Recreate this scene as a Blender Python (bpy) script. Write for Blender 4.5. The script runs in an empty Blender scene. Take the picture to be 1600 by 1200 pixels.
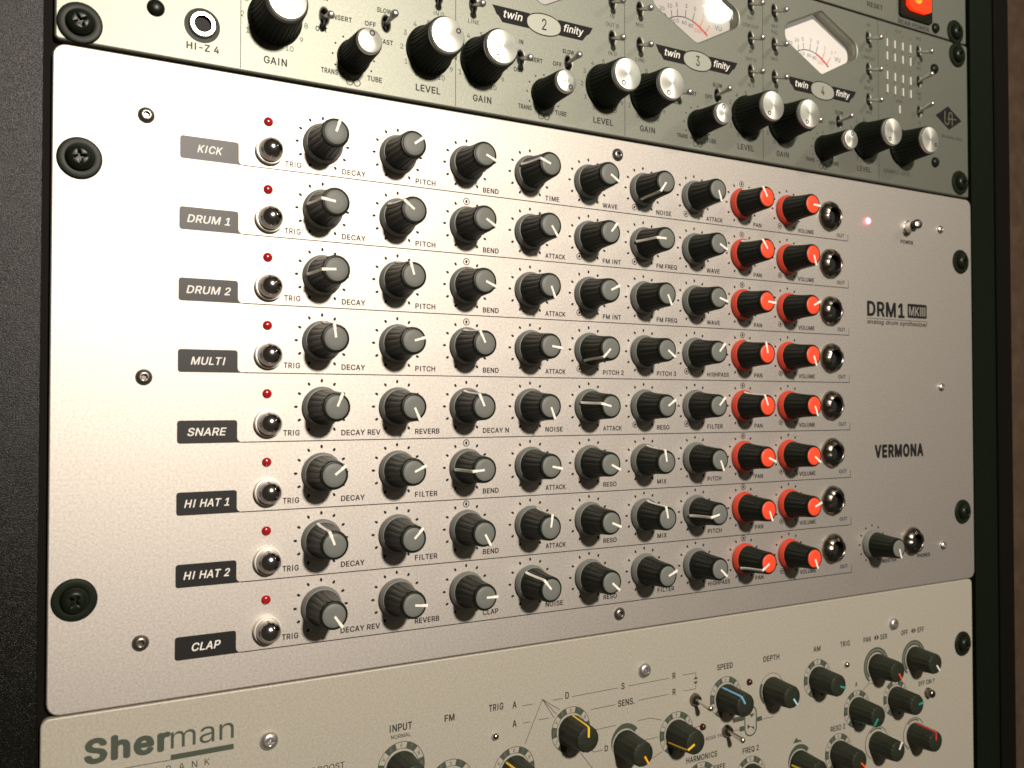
import bpy, bmesh, math, random
from math import sin, cos, pi, radians
import numpy as np
from mathutils import Vector, Matrix
from mathutils.geometry import delaunay_2d_cdt
random.seed(4)
SC = bpy.context.scene
COL = SC.collection
MM = 0.001
def W(x, y, z=0.0):
    """rack-panel millimetres (x right, y up, z out of the panel) -> world metres"""
    return Vector((x*MM, -z*MM, y*MM))

# ------------------------------------------------------------------ camera
cam_d = bpy.data.cameras.new('camera'); cam = bpy.data.objects.new('camera', cam_d); COL.objects.link(cam)
R = ((0.874547472, -0.000300457, 0.484939820), (0.009604596, -0.999792923, -0.017940516), (0.484844791, 0.020347484, -0.874363488))
def D(v): return Vector((v[0], -v[2], v[1]))
ri, up, bk = D(R[0]), -D(R[1]), -D(R[2])
loc = W(-10.07820584, -119.25567234, 330.22769935)
cam.matrix_world = Matrix(((ri.x, up.x, bk.x, loc.x), (ri.y, up.y, bk.y, loc.y), (ri.z, up.z, bk.z, loc.z), (0, 0, 0, 1)))
cam_d.sensor_width = 36.0; cam_d.lens = 36*1403.5328/1600
cam_d.clip_start = 0.01; cam_d.clip_end = 50
cam_d.dof.use_dof = True; cam_d.dof.focus_distance = 0.37; cam_d.dof.aperture_fstop = 19.0
SC.camera = cam
SC.cycles.filter_width = 1.6 if hasattr(SC, 'cycles') else 1.5

# ------------------------------------------------------------------ light
world = bpy.data.worlds.new('World'); SC.world = world; world.use_nodes = True
bg = world.node_tree.nodes['Background']; bg.inputs[0].default_value = (0.95, 0.80, 0.60, 1); bg.inputs[1].default_value = 0.045
def lamp(name, pos, power, radius, color):
    l = bpy.data.lights.new(name, 'POINT'); l.energy = power; l.shadow_soft_size = radius; l.color = color
    o = bpy.data.objects.new(name, l); o.location = W(*pos); COL.objects.link(o); return o
lamp('ceiling_lamp', (195, 318, 1100), 76.0, 0.040, (1.0, 0.89, 0.775))
lamp('side_lamp', (909, 473, 678), 1.6, 0.020, (0.95, 1.0, 0.80))
SC.view_settings.view_transform = 'Standard'; SC.view_settings.look = 'None'
SC.view_settings.exposure = 0.0; SC.view_settings.gamma = 1.0

# ------------------------------------------------------------------ materials
MATS = {}
def mat(name, col, rough=0.5, metal=0.0, bump=0.0, bscale=2500.0, spec=0.5, emit=None, estr=0.0, mottle=0.0, mscale=600.0, coat=0.0, aniso=0.0):
    m = bpy.data.materials.new(name); m.use_nodes = True; nt = m.node_tree; N = nt.nodes; L = nt.links
    p = N['Principled BSDF']; p.inputs['Base Color'].default_value = (*col, 1)
    p.inputs['Roughness'].default_value = rough; p.inputs['Metallic'].default_value = metal
    p.inputs['Specular IOR Level'].default_value = spec; p.inputs['Coat Weight'].default_value = coat
    tc = N.new('ShaderNodeTexCoord')
    if emit: p.inputs['Emission Color'].default_value = (*emit, 1); p.inputs['Emission Strength'].default_value = estr
    if bump:
        n = N.new('ShaderNodeTexNoise'); n.inputs['Scale'].default_value = bscale; n.inputs['Detail'].default_value = 3
        b = N.new('ShaderNodeBump'); b.inputs['Strength'].default_value = bump; b.inputs['Distance'].default_value = 0.0003
        L.new(tc.outputs['Object'], n.inputs['Vector']); L.new(n.outputs[0], b.inputs['Height']); L.new(b.outputs[0], p.inputs['Normal'])
    if mottle:
        n = N.new('ShaderNodeTexNoise'); n.inputs['Scale'].default_value = mscale; n.inputs['Detail'].default_value = 4; n.inputs['Roughness'].default_value = 0.7
        r = N.new('ShaderNodeMapRange'); r.inputs[1].default_value = 0.25; r.inputs[2].default_value = 0.75
        r.inputs[3].default_value = 1-mottle; r.inputs[4].default_value = 1+mottle
        x = N.new('ShaderNodeMix'); x.data_type = 'RGBA'; x.blend_type = 'MULTIPLY'; x.inputs[0].default_value = 1
        x.inputs[6].default_value = (*col, 1)
        L.new(tc.outputs['Object'], n.inputs['Vector']); L.new(n.outputs[0], r.inputs[0]); L.new(r.outputs[0], x.inputs[7]); L.new(x.outputs[2], p.inputs['Base Color'])
    if aniso:
        p.inputs['Anisotropic'].default_value = aniso
        t = N.new('ShaderNodeTangent'); t.direction_type = 'RADIAL'; t.axis = 'Y'; L.new(t.outputs[0], p.inputs['Tangent'])
    MATS[name] = m; return m
mat('silver_paint', (0.605, 0.57, 0.525), 0.57, 0.95, bump=0.07, bscale=1500, mottle=0.22, mscale=1150)
mat('satin_alloy', (0.262, 0.272, 0.228), 0.52, 0.86, bump=0.07, bscale=1500, mottle=0.18, mscale=1150)
mat('warm_silver', (0.445, 0.42, 0.35), 0.56, 0.30, bump=0.07, bscale=1500, mottle=0.20, mscale=1150)
mat('ink', (0.014, 0.013, 0.013), 0.55, spec=0.12)
mat('tab_ink', (0.014, 0.013, 0.012), 0.42, spec=0.34)
mat('ink_soft', (0.035, 0.033, 0.028), 0.5, spec=0.15)
mat('ink_green', (0.055, 0.07, 0.05), 0.5)
mat('ink_faint', (0.17, 0.16, 0.12), 0.5, spec=0.3)
mat('meter_ink', (0.035, 0.03, 0.03), 0.5, spec=0.2)
mat('ink_red', (0.55, 0.09, 0.07), 0.5)
mat('print_white', (0.80, 0.78, 0.72), 0.5)
mat('knob_black', (0.006, 0.010, 0.005), 0.42, spec=0.20, bump=0.06, bscale=900, mottle=0.25, mscale=500)
mat('knob_matt', (0.017, 0.021, 0.012), 0.55, spec=0.35, bump=0.15, bscale=1200, mottle=0.3, mscale=500)
mat('grey_plastic', (0.150, 0.158, 0.142), 0.5, bump=0.03, spec=0.3)
mat('grey_collar', (0.17, 0.18, 0.165), 0.45, bump=0.03)
mat('orange_plastic', (0.90, 0.075, 0.030), 0.42, bump=0.05, bscale=1200, mottle=0.10, mscale=400)
mat('white_plastic', (0.86, 0.84, 0.76), 0.4)
mat('yellow_line', (0.85, 0.58, 0.03), 0.4)
mat('amber_line', (0.9, 0.42, 0.03), 0.4)
mat('blue_line', (0.16, 0.42, 0.68), 0.4)
mat('light_blue_line', (0.40, 0.68, 0.88), 0.4)
mat('teal_line', (0.02, 0.33, 0.26), 0.4)
mat('vermilion_line', (0.9, 0.10, 0.03), 0.4)
mat('red_line', (0.75, 0.03, 0.04), 0.4)
mat('chrome', (0.60, 0.57, 0.56), 0.16, 1.0)
mat('bushing_white', (0.80, 0.77, 0.70), 0.42, 0.5)
mat('black_chrome', (0.22, 0.20, 0.165), 0.28, 1.0)
mat('steel', (0.60, 0.59, 0.56), 0.36, 0.9)
mat('dull_steel', (0.22, 0.20, 0.18), 0.34, 0.9)
mat('orange_collar', (0.62, 0.055, 0.025), 0.5, bump=0.04)
mat('oval_fill', (0.40, 0.41, 0.35), 0.5, 0.5)
mat('nickel', (0.72, 0.69, 0.64), 0.30, 1.0)
mat('brushed_cap', (0.88, 0.87, 0.80), 0.42, 0.85, aniso=0.6)
mat('black_steel', (0.008, 0.011, 0.006), 0.33, 0.0, spec=0.18, bump=0.05, bscale=400)
mat('washer_black', (0.009, 0.013, 0.007), 0.42, 0.0, spec=0.13, bump=0.05, bscale=500)
mat('dark_hole', (0.004, 0.004, 0.004), 0.7)
mat('led_red', (0.36, 0.011, 0.013), 0.16, spec=0.6)
mat('led_lit', (1, 0.5, 0.6), 0.3, emit=(1.0, 0.045, 0.10), estr=14.0)
mat('led_dark', (0.05, 0.01, 0.01), 0.2)
mat('led_bar', (0.62, 0.61, 0.56), 0.3, 0.0)
mat('rocker_red', (0.9, 0.03, 0.01), 0.25, emit=(1.0, 0.035, 0.005), estr=1.1)
mat('rocker_glow', (1.0, 0.2, 0.02), 0.25, emit=(1.0, 0.16, 0.01), estr=1.6)
mat('powder_coat', (0.003, 0.003, 0.0015), 0.28, 0.0, spec=0.26, bump=0.55, bscale=3000, mottle=0.5, mscale=2000)
mat('rack_black', (0.004, 0.007, 0.003), 0.5, spec=0.15, bump=0.3, bscale=900, mottle=0.4, mscale=900)
mat('rail_black', (0.004, 0.003, 0.002), 0.7, spec=0.1)
mat('meter_face', (0.45, 0.43, 0.40), 0.6, emit=(1.0, 0.93, 0.82), estr=0.02)
mat('meter_face_lit', (0.55, 0.53, 0.49), 0.6, emit=(1.0, 0.95, 0.88), estr=0.17)
mat('meter_well', (0.22, 0.21, 0.17), 0.5)
mat('wall_paint', (0.19, 0.125, 0.080), 0.8, bump=0.3, bscale=60, mottle=0.35, mscale=25)
g = bpy.data.materials.new('thin_glass'); g.use_nodes = True; nt = g.node_tree; nt.nodes.clear()
o_ = nt.nodes.new('ShaderNodeOutputMaterial'); mx = nt.nodes.new('ShaderNodeMixShader'); tr = nt.nodes.new('ShaderNodeBsdfTransparent')
gl = nt.nodes.new('ShaderNodeBsdfGlossy'); gl.inputs['Roughness'].default_value = 0.05; fr = nt.nodes.new('ShaderNodeFresnel'); fr.inputs[0].default_value = 1.5
nt.links.new(fr.outputs[0], mx.inputs[0]); nt.links.new(tr.outputs[0], mx.inputs[1]); nt.links.new(gl.outputs[0], mx.inputs[2]); nt.links.new(mx.outputs[0], o_.inputs[0])
MATS['thin_glass'] = g

# ------------------------------------------------------------------ mesh helpers (millimetres in panel axes)
def mesh_from(name, V, F, smooth=None):
    m = bpy.data.meshes.new(name); m.from_pydata([W(*v) for v in V], [], F); m.update()
    if smooth is not None:
        for p in m.polygons: p.use_smooth = True
        m.set_sharp_from_angle(angle=radians(smooth))
    return m
class MB:
    def __init__(s): s.V = []; s.F = []
    def add(s, V, F):
        n = len(s.V); s.V += [tuple(v) for v in V]; s.F += [tuple(i+n for i in f) for f in F]; return s
    def poly(s, P, z=0.0): return s.add([(x, y, z) for x, y in P], [tuple(range(len(P)))])
    def line(s, P, w, z=0.0):
        for (x0, y0), (x1, y1) in zip(P, P[1:]):
            d = math.hypot(x1-x0, y1-y0); nx, ny = -(y1-y0)/d*w/2, (x1-x0)/d*w/2
            s.poly([(x0-nx, y0-ny), (x1-nx, y1-ny), (x1+nx, y1+ny), (x0+nx, y0+ny)], z)
        return s
    def sector(s, cx, cy, r0, r1, a0, a1, z=0.0, n=8):
        A = [radians(a0+(a1-a0)*i/n) for i in range(n+1)]
        V = [(cx+r1*cos(a), cy+r1*sin(a), z) for a in A]+[(cx+r0*cos(a), cy+r0*sin(a), z) for a in A]
        return s.add(V, [(n+1+i, n+2+i, i+1, i) if False else (i, i+1, n+2+i, n+1+i) for i in range(n)])
    def box(s, x0, x1, y0, y1, z0, z1):
        V = [(x, y, z) for x in (x0, x1) for y in (y0, y1) for z in (z0, z1)]
        return s.add(V, [(0, 1, 3, 2), (4, 6, 7, 5), (0, 4, 5, 1), (2, 3, 7, 6), (0, 2, 6, 4), (1, 5, 7, 3)])
    def prism(s, P, z0, z1):
        n = len(P)
        return s.add([(x, y, z0) for x, y in P]+[(x, y, z1) for x, y in P],
                     [tuple(range(n-1, -1, -1)), tuple(range(n, 2*n))]+[(i, (i+1) % n, n+(i+1) % n, n+i) for i in range(n)])
    def disc(s, cx, cy, r, z=0.0, n=20, ry=None):
        ry = ry or r
        return s.poly([(cx+r*cos(2*pi*i/n), cy+ry*sin(2*pi*i/n)) for i in range(n)], z)
    def mesh(s, name, smooth=None): return mesh_from(name, s.V, s.F, smooth)
def lathe(name, prof, seg=40, cap0=False, cap1=True, mod=None, smooth=35, M=None):
    """prof: list of (r, z)"""
    V = []; F = []
    for (r, z) in prof:
        for i in range(seg):
            a = 2*pi*i/seg; rr = r+(mod(a, r, z) if mod else 0)
            V.append((rr*cos(a), rr*sin(a), z))
    for k in range(len(prof)-1):
        for i in range(seg):
            j = (i+1) % seg
            F.append((k*seg+i, k*seg+j, (k+1)*seg+j, (k+1)*seg+i))
    if cap1: F.append(tuple((len(prof)-1)*seg+i for i in range(seg)))
    if cap0: F.append(tuple(reversed(range(seg))))
    return mesh_from(name, V, F, smooth)
def tube(M, p, q, r0, r1, n=14, cap=True):
    p, q = Vector(p), Vector(q); d = (q-p).normalized(); a = d.orthogonal().normalized(); b = d.cross(a)
    V = [p+(a*cos(2*pi*i/n)+b*sin(2*pi*i/n))*r0 for i in range(n)]+[q+(a*cos(2*pi*i/n)+b*sin(2*pi*i/n))*r1 for i in range(n)]
    F = [(i, (i+1) % n, n+(i+1) % n, n+i) for i in range(n)]
    if cap: F += [tuple(reversed(range(n))), tuple(range(n, 2*n))]
    M.add(V, F)
def rrect(x0, x1, y0, y1, r, n=5):
    P = []
    for cx, cy, a in ((x1-r, y1-r, 0), (x0+r, y1-r, 90), (x0+r, y0+r, 180), (x1-r, y0+r, 270)):
        for i in range(n+1):
            t = radians(a+90*i/n); P.append((cx+r*cos(t), cy+r*sin(t)))
    return P
def rpoly(P, rad, n=6):
    out = []; N = len(P)
    for i in range(N):
        p = Vector(P[i]); a = Vector(P[i-1])-p; b = Vector(P[(i+1) % N])-p; r = rad[i] if isinstance(rad, (list, tuple)) else rad
        ang = a.angle(b); t = min(r/math.tan(ang/2), a.length*.48, b.length*.48)
        s, e = p+a.normalized()*t, p+b.normalized()*t
        for k in range(n+1):
            u = k/n; out.append(tuple((1-u)**2*s+2*u*(1-u)*p+u*u*e))
    return out
def plate(name, outer, holes=(), th=3.0, bev=0.3, bres=2):
    """a sheet-metal panel: outline with holes, its front face at z = 0"""
    c = bpy.data.curves.new(name, 'CURVE'); c.dimensions = '2D'; c.fill_mode = 'BOTH'; c.extrude = th/2-bev; c.bevel_depth = bev; c.bevel_resolution = bres
    def shrink(P, d):
        out = []; n = len(P); ar = sum(P[i][0]*P[(i+1) % n][1]-P[(i+1) % n][0]*P[i][1] for i in range(n))
        sg = 1 if ar > 0 else -1
        for i in range(n):
            a = (Vector(P[i])-Vector(P[i-1])); b = (Vector(P[(i+1) % n])-Vector(P[i]))
            a.normalize(); b.normalize(); t = (a+b); t.normalize(); nn = Vector((-t.y, t.x))*sg
            out.append(Vector(P[i])+nn*d/max(.5, t.dot(a)))
        return out
    for k, P in enumerate([outer]+list(holes)):
        Q = shrink(P, bev if k == 0 else -bev)
        s = c.splines.new('POLY'); s.points.add(len(Q)-1)
        for i, q in enumerate(Q): s.points[i].co = (q[0], q[1], 0, 1)
        s.use_cyclic_u = True
    o = bpy.data.objects.new('tmp', c); COL.objects.link(o); dg = bpy.context.evaluated_depsgraph_get(); dg.update()
    m = bpy.data.meshes.new_from_object(o.evaluated_get(dg)); bpy.data.objects.remove(o)
    for v in m.vertices: v.co = W(v.co.x, v.co.y, v.co.z-th/2)
    bm = bmesh.new(); bm.from_mesh(m); bmesh.ops.recalc_face_normals(bm, faces=bm.faces); bm.to_mesh(m); bm.free()
    m.materials.clear()
    for p in m.polygons: p.use_smooth = True
    m.set_sharp_from_angle(angle=radians(38)); m.name = name
    return m

# ------------------------------------------------------------------ text as thin printed meshes
TC = {}
FONT = None
try:   # the grotesque that ships with Blender; the built-in font is the fallback
    import os
    FONT = bpy.data.fonts.load(os.path.join(bpy.utils.resource_path('LOCAL'), 'datafiles', 'fonts', 'Inter.woff2'))
except Exception: FONT = None
def fill_outline(P, E):
    """clean non-zero-winding fill of (possibly overlapping) glyph outlines"""
    r = delaunay_2d_cdt([Vector(p) for p in P], E, [], 0, 1e-5)
    V = [(v.x, v.y) for v in r[0]]; T = [tuple(f) for f in r[2] if len(f) == 3]
    A = np.array([P[a] for a, b in E]); B = np.array([P[b] for a, b in E]); VV = np.array(V)
    C = VV[np.array(T)].mean(1); W_ = np.zeros(len(T))
    for (x0, y0), (x1, y1) in zip(A, B):
        if y0 == y1: continue
        up = (y0 <= C[:, 1]) & (C[:, 1] < y1); dn = (y1 <= C[:, 1]) & (C[:, 1] < y0)
        xc = x0+(C[:, 1]-y0)*(x1-x0)/(y1-y0)
        W_ += np.where(up & (xc > C[:, 0]), 1, 0)-np.where(dn & (xc > C[:, 0]), 1, 0)
    F = []
    for t, w in zip(T, W_):
        if abs(w) > .5:
            a, b, c = (V[q] for q in t); ar = (b[0]-a[0])*(c[1]-a[1])-(b[1]-a[1])*(c[0]-a[0])
            F.append(t if ar > 0 else t[::-1])
    return V, F
def raw_text(s, bold=0.0):
    k = (s, bold)
    if k not in TC:
        c = bpy.data.curves.new('t', 'FONT'); c.body = s; c.size = 10; c.resolution_u = 3; c.fill_mode = 'NONE'; c.space_character = 1+bold*.28
        if FONT: c.font = FONT
        o = bpy.data.objects.new('t', c); COL.objects.link(o); dg = bpy.context.evaluated_depsgraph_get(); dg.update()
        m = bpy.data.meshes.new_from_object(o.evaluated_get(dg)); bpy.data.objects.remove(o)
        P = [(v.co.x, v.co.y) for v in m.vertices]; E = [tuple(e.vertices) for e in m.edges]; bpy.data.meshes.remove(m)
        # follow each closed outline so that the edges keep the outline's own direction
        E = [(a, b) if (b == a+1) else ((b, a) if (a == b+1) else (max(a, b), min(a, b))) for a, b in E]
        # plain capital I: take the slab ends off its outline (closed loops are runs of vertices)
        loops = []; st = 0
        nxt = {a: b for a, b in E}
        while st < len(P):
            lp = [st]; q = nxt.get(st)
            while q is not None and q != st and q not in lp: lp.append(q); q = nxt.get(q)
            loops.append(lp); st = max(lp)+1
        for lp in loops:
            xs = sorted(set(round(P[i][0], 2) for i in lp)); ys = sorted(set(round(P[i][1], 2) for i in lp))
            if len(xs) == 4 and len(ys) == 4 and (ys[1]-ys[0]) < .25*(ys[3]-ys[0]) and (ys[3]-ys[2]) < .25*(ys[3]-ys[0]) and ys[3]-ys[0] > 5:
                for i in lp: P[i] = (min(max(P[i][0], xs[1]), xs[2]), P[i][1])
        V, F = fill_outline(P, E)
        if bold > 0:   # heavier weight: offset copies, each a hair above the last
            V0, F0 = V, F; V = []; F = []
            for j in range(8):
                t = 2*pi*j/8; n = len(V); V = V+[(x+cos(t)*bold, y+sin(t)*bold*.8, j) for x, y in V0]; F = F+[tuple(q+n for q in f) for f in F0]
        TC[k] = (V, F)
    return TC[k]
CAPH = max(v[1] for v in raw_text('H')[0])
FX = 8.9/2.0/((lambda V: max(v[0] for v in V)-min(v[0] for v in V))(raw_text('DECAY')[0])/CAPH)   # condensed sans width factor
def text_vf(s, h, w=None, bold=0.0, shear=0.0, center=False, rot=0.0):
    V, F = raw_text(s, bold); k = h/CAPH; x0 = min(v[0] for v in V); x1 = max(v[0] for v in V)
    sx = (w/(x1-x0)) if w else k*FX
    o = -(x1-x0)*sx/2 if center else 0
    P = [((v[0]-x0)*sx+o+v[1]*k*shear, v[1]*k) for v in V]
    return P, F
MC = {}
def text(s, x, y, h, w=None, parent=None, m='ink', bold=0.0, shear=0.0, center=False, z=0.045, name='lettering'):
    key = (s, h, w, bold, shear, center)
    if key not in MC:
        P, F = text_vf(s, h, w, bold, shear, center); Z = [v[2]*0.0035 if len(v) > 2 else 0 for v in raw_text(s, bold)[0]]; MC[key] = mesh_from('lettering', [(a, b, q) for (a, b), q in zip(P, Z)], F)
    return part(name, MC[key], m, parent, (x, y, z))

# ------------------------------------------------------------------ object helpers
ABS = {}
def thing(name, label, cat, pos):
    o = bpy.data.objects.new(name, None); o.empty_display_size = 0.02; COL.objects.link(o); o.location = W(*pos); ABS[o] = Vector(pos)
    o['label'] = label; o['category'] = cat; return o
MESHMAT = {}
def part(name, me, m, parent, pos=(0, 0, 0), ang=None, label=None):
    if me.materials and me.materials[0] != MATS[m]:
        k = (me.name, m)
        if k not in MESHMAT: c = me.copy(); c.materials.clear(); c.materials.append(MATS[m]); MESHMAT[k] = c
        me = MESHMAT[k]
    elif not me.materials: me.materials.append(MATS[m])
    o = bpy.data.objects.new(name, me); COL.objects.link(o); p = Vector(pos); ABS[o] = p
    if parent: o.parent = parent; o.location = W(*(p-ABS[parent]))
    else: o.location = W(*p)
    if ang is not None: o.rotation_euler = (0, -radians(ang), 0)
    if label: o['label'] = label
    return o
def sub(name, me, m, parent, dz=0.0):   # a piece that turns with its (rotated) parent
    if not me.materials: me.materials.append(MATS[m])
    elif me.materials[0] != MATS[m]:
        k = (me.name, m)
        if k not in MESHMAT: c = me.copy(); c.materials.clear(); c.materials.append(MATS[m]); MESHMAT[k] = c
        me = MESHMAT[k]
    o = bpy.data.objects.new(name, me); COL.objects.link(o); o.parent = parent; o.location = W(0, 0, dz); ABS[o] = ABS[parent]; return o

# ================================================================== the rack
rack = thing('rack_cabinet', 'black powder coated rack cabinet uprights holding the four silver units', 'rack', (240, -420, 0))
part('side_upright', MB().prism([(-60, 300), (-60, -430), (-2.8, -430), (-2.8, 300)], -60, 0.3).mesh('u'), 'powder_coat', rack, label='speckled dark grey upright at the left edge')
part('side_upright', MB().prism([(483.6, 300), (483.6, -430), (505, -430), (505, 300)], -60, -0.2).mesh('u'), 'rack_black', rack, label='plain black upright at the right edge')
part('edge_trim', MB().prism([(505.2, 300), (505.2, -430), (506.3, -430), (506.3, 300)], -60, 0.6).mesh('u'), 'powder_coat', rack)
part('outer_flange', MB().prism([(506.5, 300), (506.5, -430), (522.0, -430), (522.0, 300)], -60, -0.8).mesh('u'), 'rail_black', rack)
part('mounting_rail', MB().box(-2.6, 18, -430, 300, -8, -3.2).mesh('r'), 'rail_black', rack)
part('mounting_rail', MB().box(464, 483.4, -430, 300, -8, -3.2).mesh('r'), 'rail_black', rack)
part('back_panel', MB().box(-2.6, 483.4, -430, 300, -262, -258).mesh('b'), 'rail_black', rack)

# ---- shared hardware
def phillips_cut(r):  # cross-shaped recess as dark sheet
    return MB().poly([(-r, -r*.22), (-r*.22, -r*.22), (-r*.22, -r), (r*.22, -r), (r*.22, -r*.22), (r, -r*.22), (r, r*.22), (r*.22, r*.22), (r*.22, r), (-r*.22, r), (-r*.22, r*.22), (-r, r*.22)])
def screw_head_mesh(r, h, rec, seg=28):
    """pan head with a real cross recess"""
    def mod(a, rr, z): return 0
    prof = [(r, 0), (r, h*.25), (r*.96, h*.5), (r*.8, h*.82), (r*.6, h*.96), (rec, h)]
    V = []; F = []
    for (q, z) in prof:
        for i in range(seg):
            a = 2*pi*i/seg; V.append((q*cos(a), q*sin(a), z))
    n = len(prof)
    for k in range(n-1):
        for i in range(seg): j = (i+1) % seg; F.append((k*seg+i, k*seg+j, (k+1)*seg+j, (k+1)*seg+i))
    # recess: four-lobed funnel
    for (q, z) in ((0.92, h*.93), (0.55, h*.35)):
        for i in range(seg):
            a = 2*pi*i/seg; lob = 0.42+0.58*abs(cos(2*a))**3; V.append((rec*q*lob*cos(a), rec*q*lob*sin(a), z))
    for k in range(n-1, n+1):
        for i in range(seg): j = (i+1) % seg; F.append((k*seg+i, k*seg+j, (k+1)*seg+j, (k+1)*seg+i))
    F.append(tuple((n+1)*seg+i for i in range(seg)))
    return mesh_from('screw', V, F, 40)
RS_HEAD = screw_head_mesh(4.4, 2.9, 2.3, 40)
RS_WASH = lathe('washer', [(7.0, 0.0), (7.0, 0.5), (6.6, 0.95), (5.6, 1.15), (4.6, 1.0), (4.3, 0.6), (3.0, 0.5)], 44)
def rack_screw(parent, x, y, a=20, label=None):
    s = part('rack_screw', RS_HEAD, 'black_steel', parent, (x, y, 0.75), a, label)
    w = sub('washer', RS_WASH, 'washer_black', s, -0.72)
PAN = screw_head_mesh(3.3, 2.0, 1.5)
DOMES = lathe('dome_screw', [(3.0, 0), (2.95, .4), (2.6, 1.1), (2.0, 1.6), (1.2, 1.85), (0.4, 1.95)], 24)
def socket_screw(parent, x, y, r, m):
    k = r/2.8
    prof = [(2.8*k, 0), (2.75*k, .35*k), (2.3*k, 1.0*k), (1.6*k, 1.4*k), (1.15*k, 1.45*k)]
    key = ('sock', r)
    if key not in MC:
        V = []; F = []; seg = 24
        for q, z in prof:
            for i in range(seg): a = 2*pi*i/seg; V.append((q*cos(a), q*sin(a), z))
        for k2 in range(len(prof)-1):
            for i in range(seg): j = (i+1) % seg; F.append((k2*seg+i, k2*seg+j, (k2+1)*seg+j, (k2+1)*seg+i))
        for q, z in ((1.08*k, 1.35*k), (1.0*k, 0.2*k)):
            for i in range(seg):
                a = 2*pi*i/seg; hx = cos(pi/6)/cos((a % (pi/3))-pi/6); V.append((q*hx*cos(a), q*hx*sin(a), z))
        for k2 in range(len(prof)-1, len(prof)+1):
            for i in range(seg): j = (i+1) % seg; F.append((k2*seg+i, k2*seg+j, (k2+1)*seg+j, (k2+1)*seg+i))
        F.append(tuple((len(prof)+1)*seg+i for i in range(seg)))
        MC[key] = mesh_from('socket_screw', V, F, 35)
    return part('panel_screw', MC[key], m, parent, (x, y, 0.02), random.uniform(0, 60))
def chassis(parent, y0, y1):
    part('chassis', MB().box(22, 460, y0+1, y1-1, -250, -9.0).mesh('c'), 'rail_black', parent)

# ================================================================== drum synthesizer (5 units high)
syn = thing('drum_synthesizer', 'silver five unit drum synthesizer with eight rows of black knobs and orange volume knobs', 'synthesizer', (241, -221.6, 0))
panel = part('front_panel', plate('panel', rrect(0, 482.4, -221.7, -0.35, 4.2), th=3.0, bev=0.45), 'silver_paint', syn)
chassis(syn, -221, -2)
COLX = [91.22, 121.5, 151.66, 181.8, 211.75, 241.9, 272.05, 302.35, 332.85]
ROWY = [-21.65, -46.62, -71.42, -96.17, -120.92, -145.65, -170.5, -195.5]
NAMES = ['KICK', 'DRUM 1', 'DRUM 2', 'MULTI', 'SNARE', 'HI HAT 1', 'HI HAT 2', 'CLAP']
TXT = ['DECAY PITCH BEND TIME WAVE NOISE ATTACK', 'DECAY PITCH BEND ATTACK FM_INT FM_FREQ WAVE', 'DECAY PITCH BEND ATTACK FM_INT FM_FREQ WAVE',
       'DECAY PITCH BEND ATTACK PITCH_2 PITCH_3 HIGHPASS', 'DECAY_REV REVERB DECAY_N NOISE ATTACK RESO FILTER', 'DECAY FILTER BEND ATTACK RESO MIX PITCH',
       'DECAY FILTER BEND ATTACK RESO MIX PITCH', 'DECAY_REV REVERB CLAP NOISE RESO FILTER HIGHPASS']
ANG = [[72, 37, -23, 160, -32, -125, -70, 120, -4], [172, 142, -31, -55, 50, 180, -26, 126, -70], [-176, 106, -23, -68, 26, -64, -17, -5, 24],
       [97, 16, 116, -8, -134, -36, 47, 100, -68], [67, -65, 114, -68, 167, 32, 45, 111, -66], [38, 25, -175, -12, -27, 99, -66, -23, -36],
       [112, 46, -61, 81, -23, 101, -167, -67, 20], [-55, -7, -2, 130, -41, 21, -42, -147, -67]]
# -- knob meshes
def flute(a, r, z):
    if z < 4.3 or z > 16.2: return 0
    k = (a*16/(2*pi)) % 1.0; d = min(k, 1-k)
    return -0.30*max(0.0, 1-(d/0.22)**2)*min(1, (z-4.3)/1.2)*min(1, (16.2-z)/1.0+.15)
BODY = lathe('knob', [(6.6, 2.9), (6.62, 3.5), (6.45, 4.3), (6.25, 5.6), (5.98, 7.5), (5.75, 9.6), (5.55, 12), (5.4, 14.4), (5.32, 15.9), (5.2, 16.5), (4.95, 16.85), (4.45, 16.95), (4.3, 16.7)], 120, mod=flute, smooth=40)
COLLAR = lathe('collar', [(7.45, 0.25), (7.6, 0.6), (7.6, 1.35), (7.5, 1.6), (6.85, 3.1), (6.4, 3.2)], 56, cap1=False)
CAPM = lathe('cap', [(4.28, 16.6), (4.28, 17.0), (4.1, 17.12), (2.5, 17.22), (1.2, 17.26)], 36)
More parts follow.
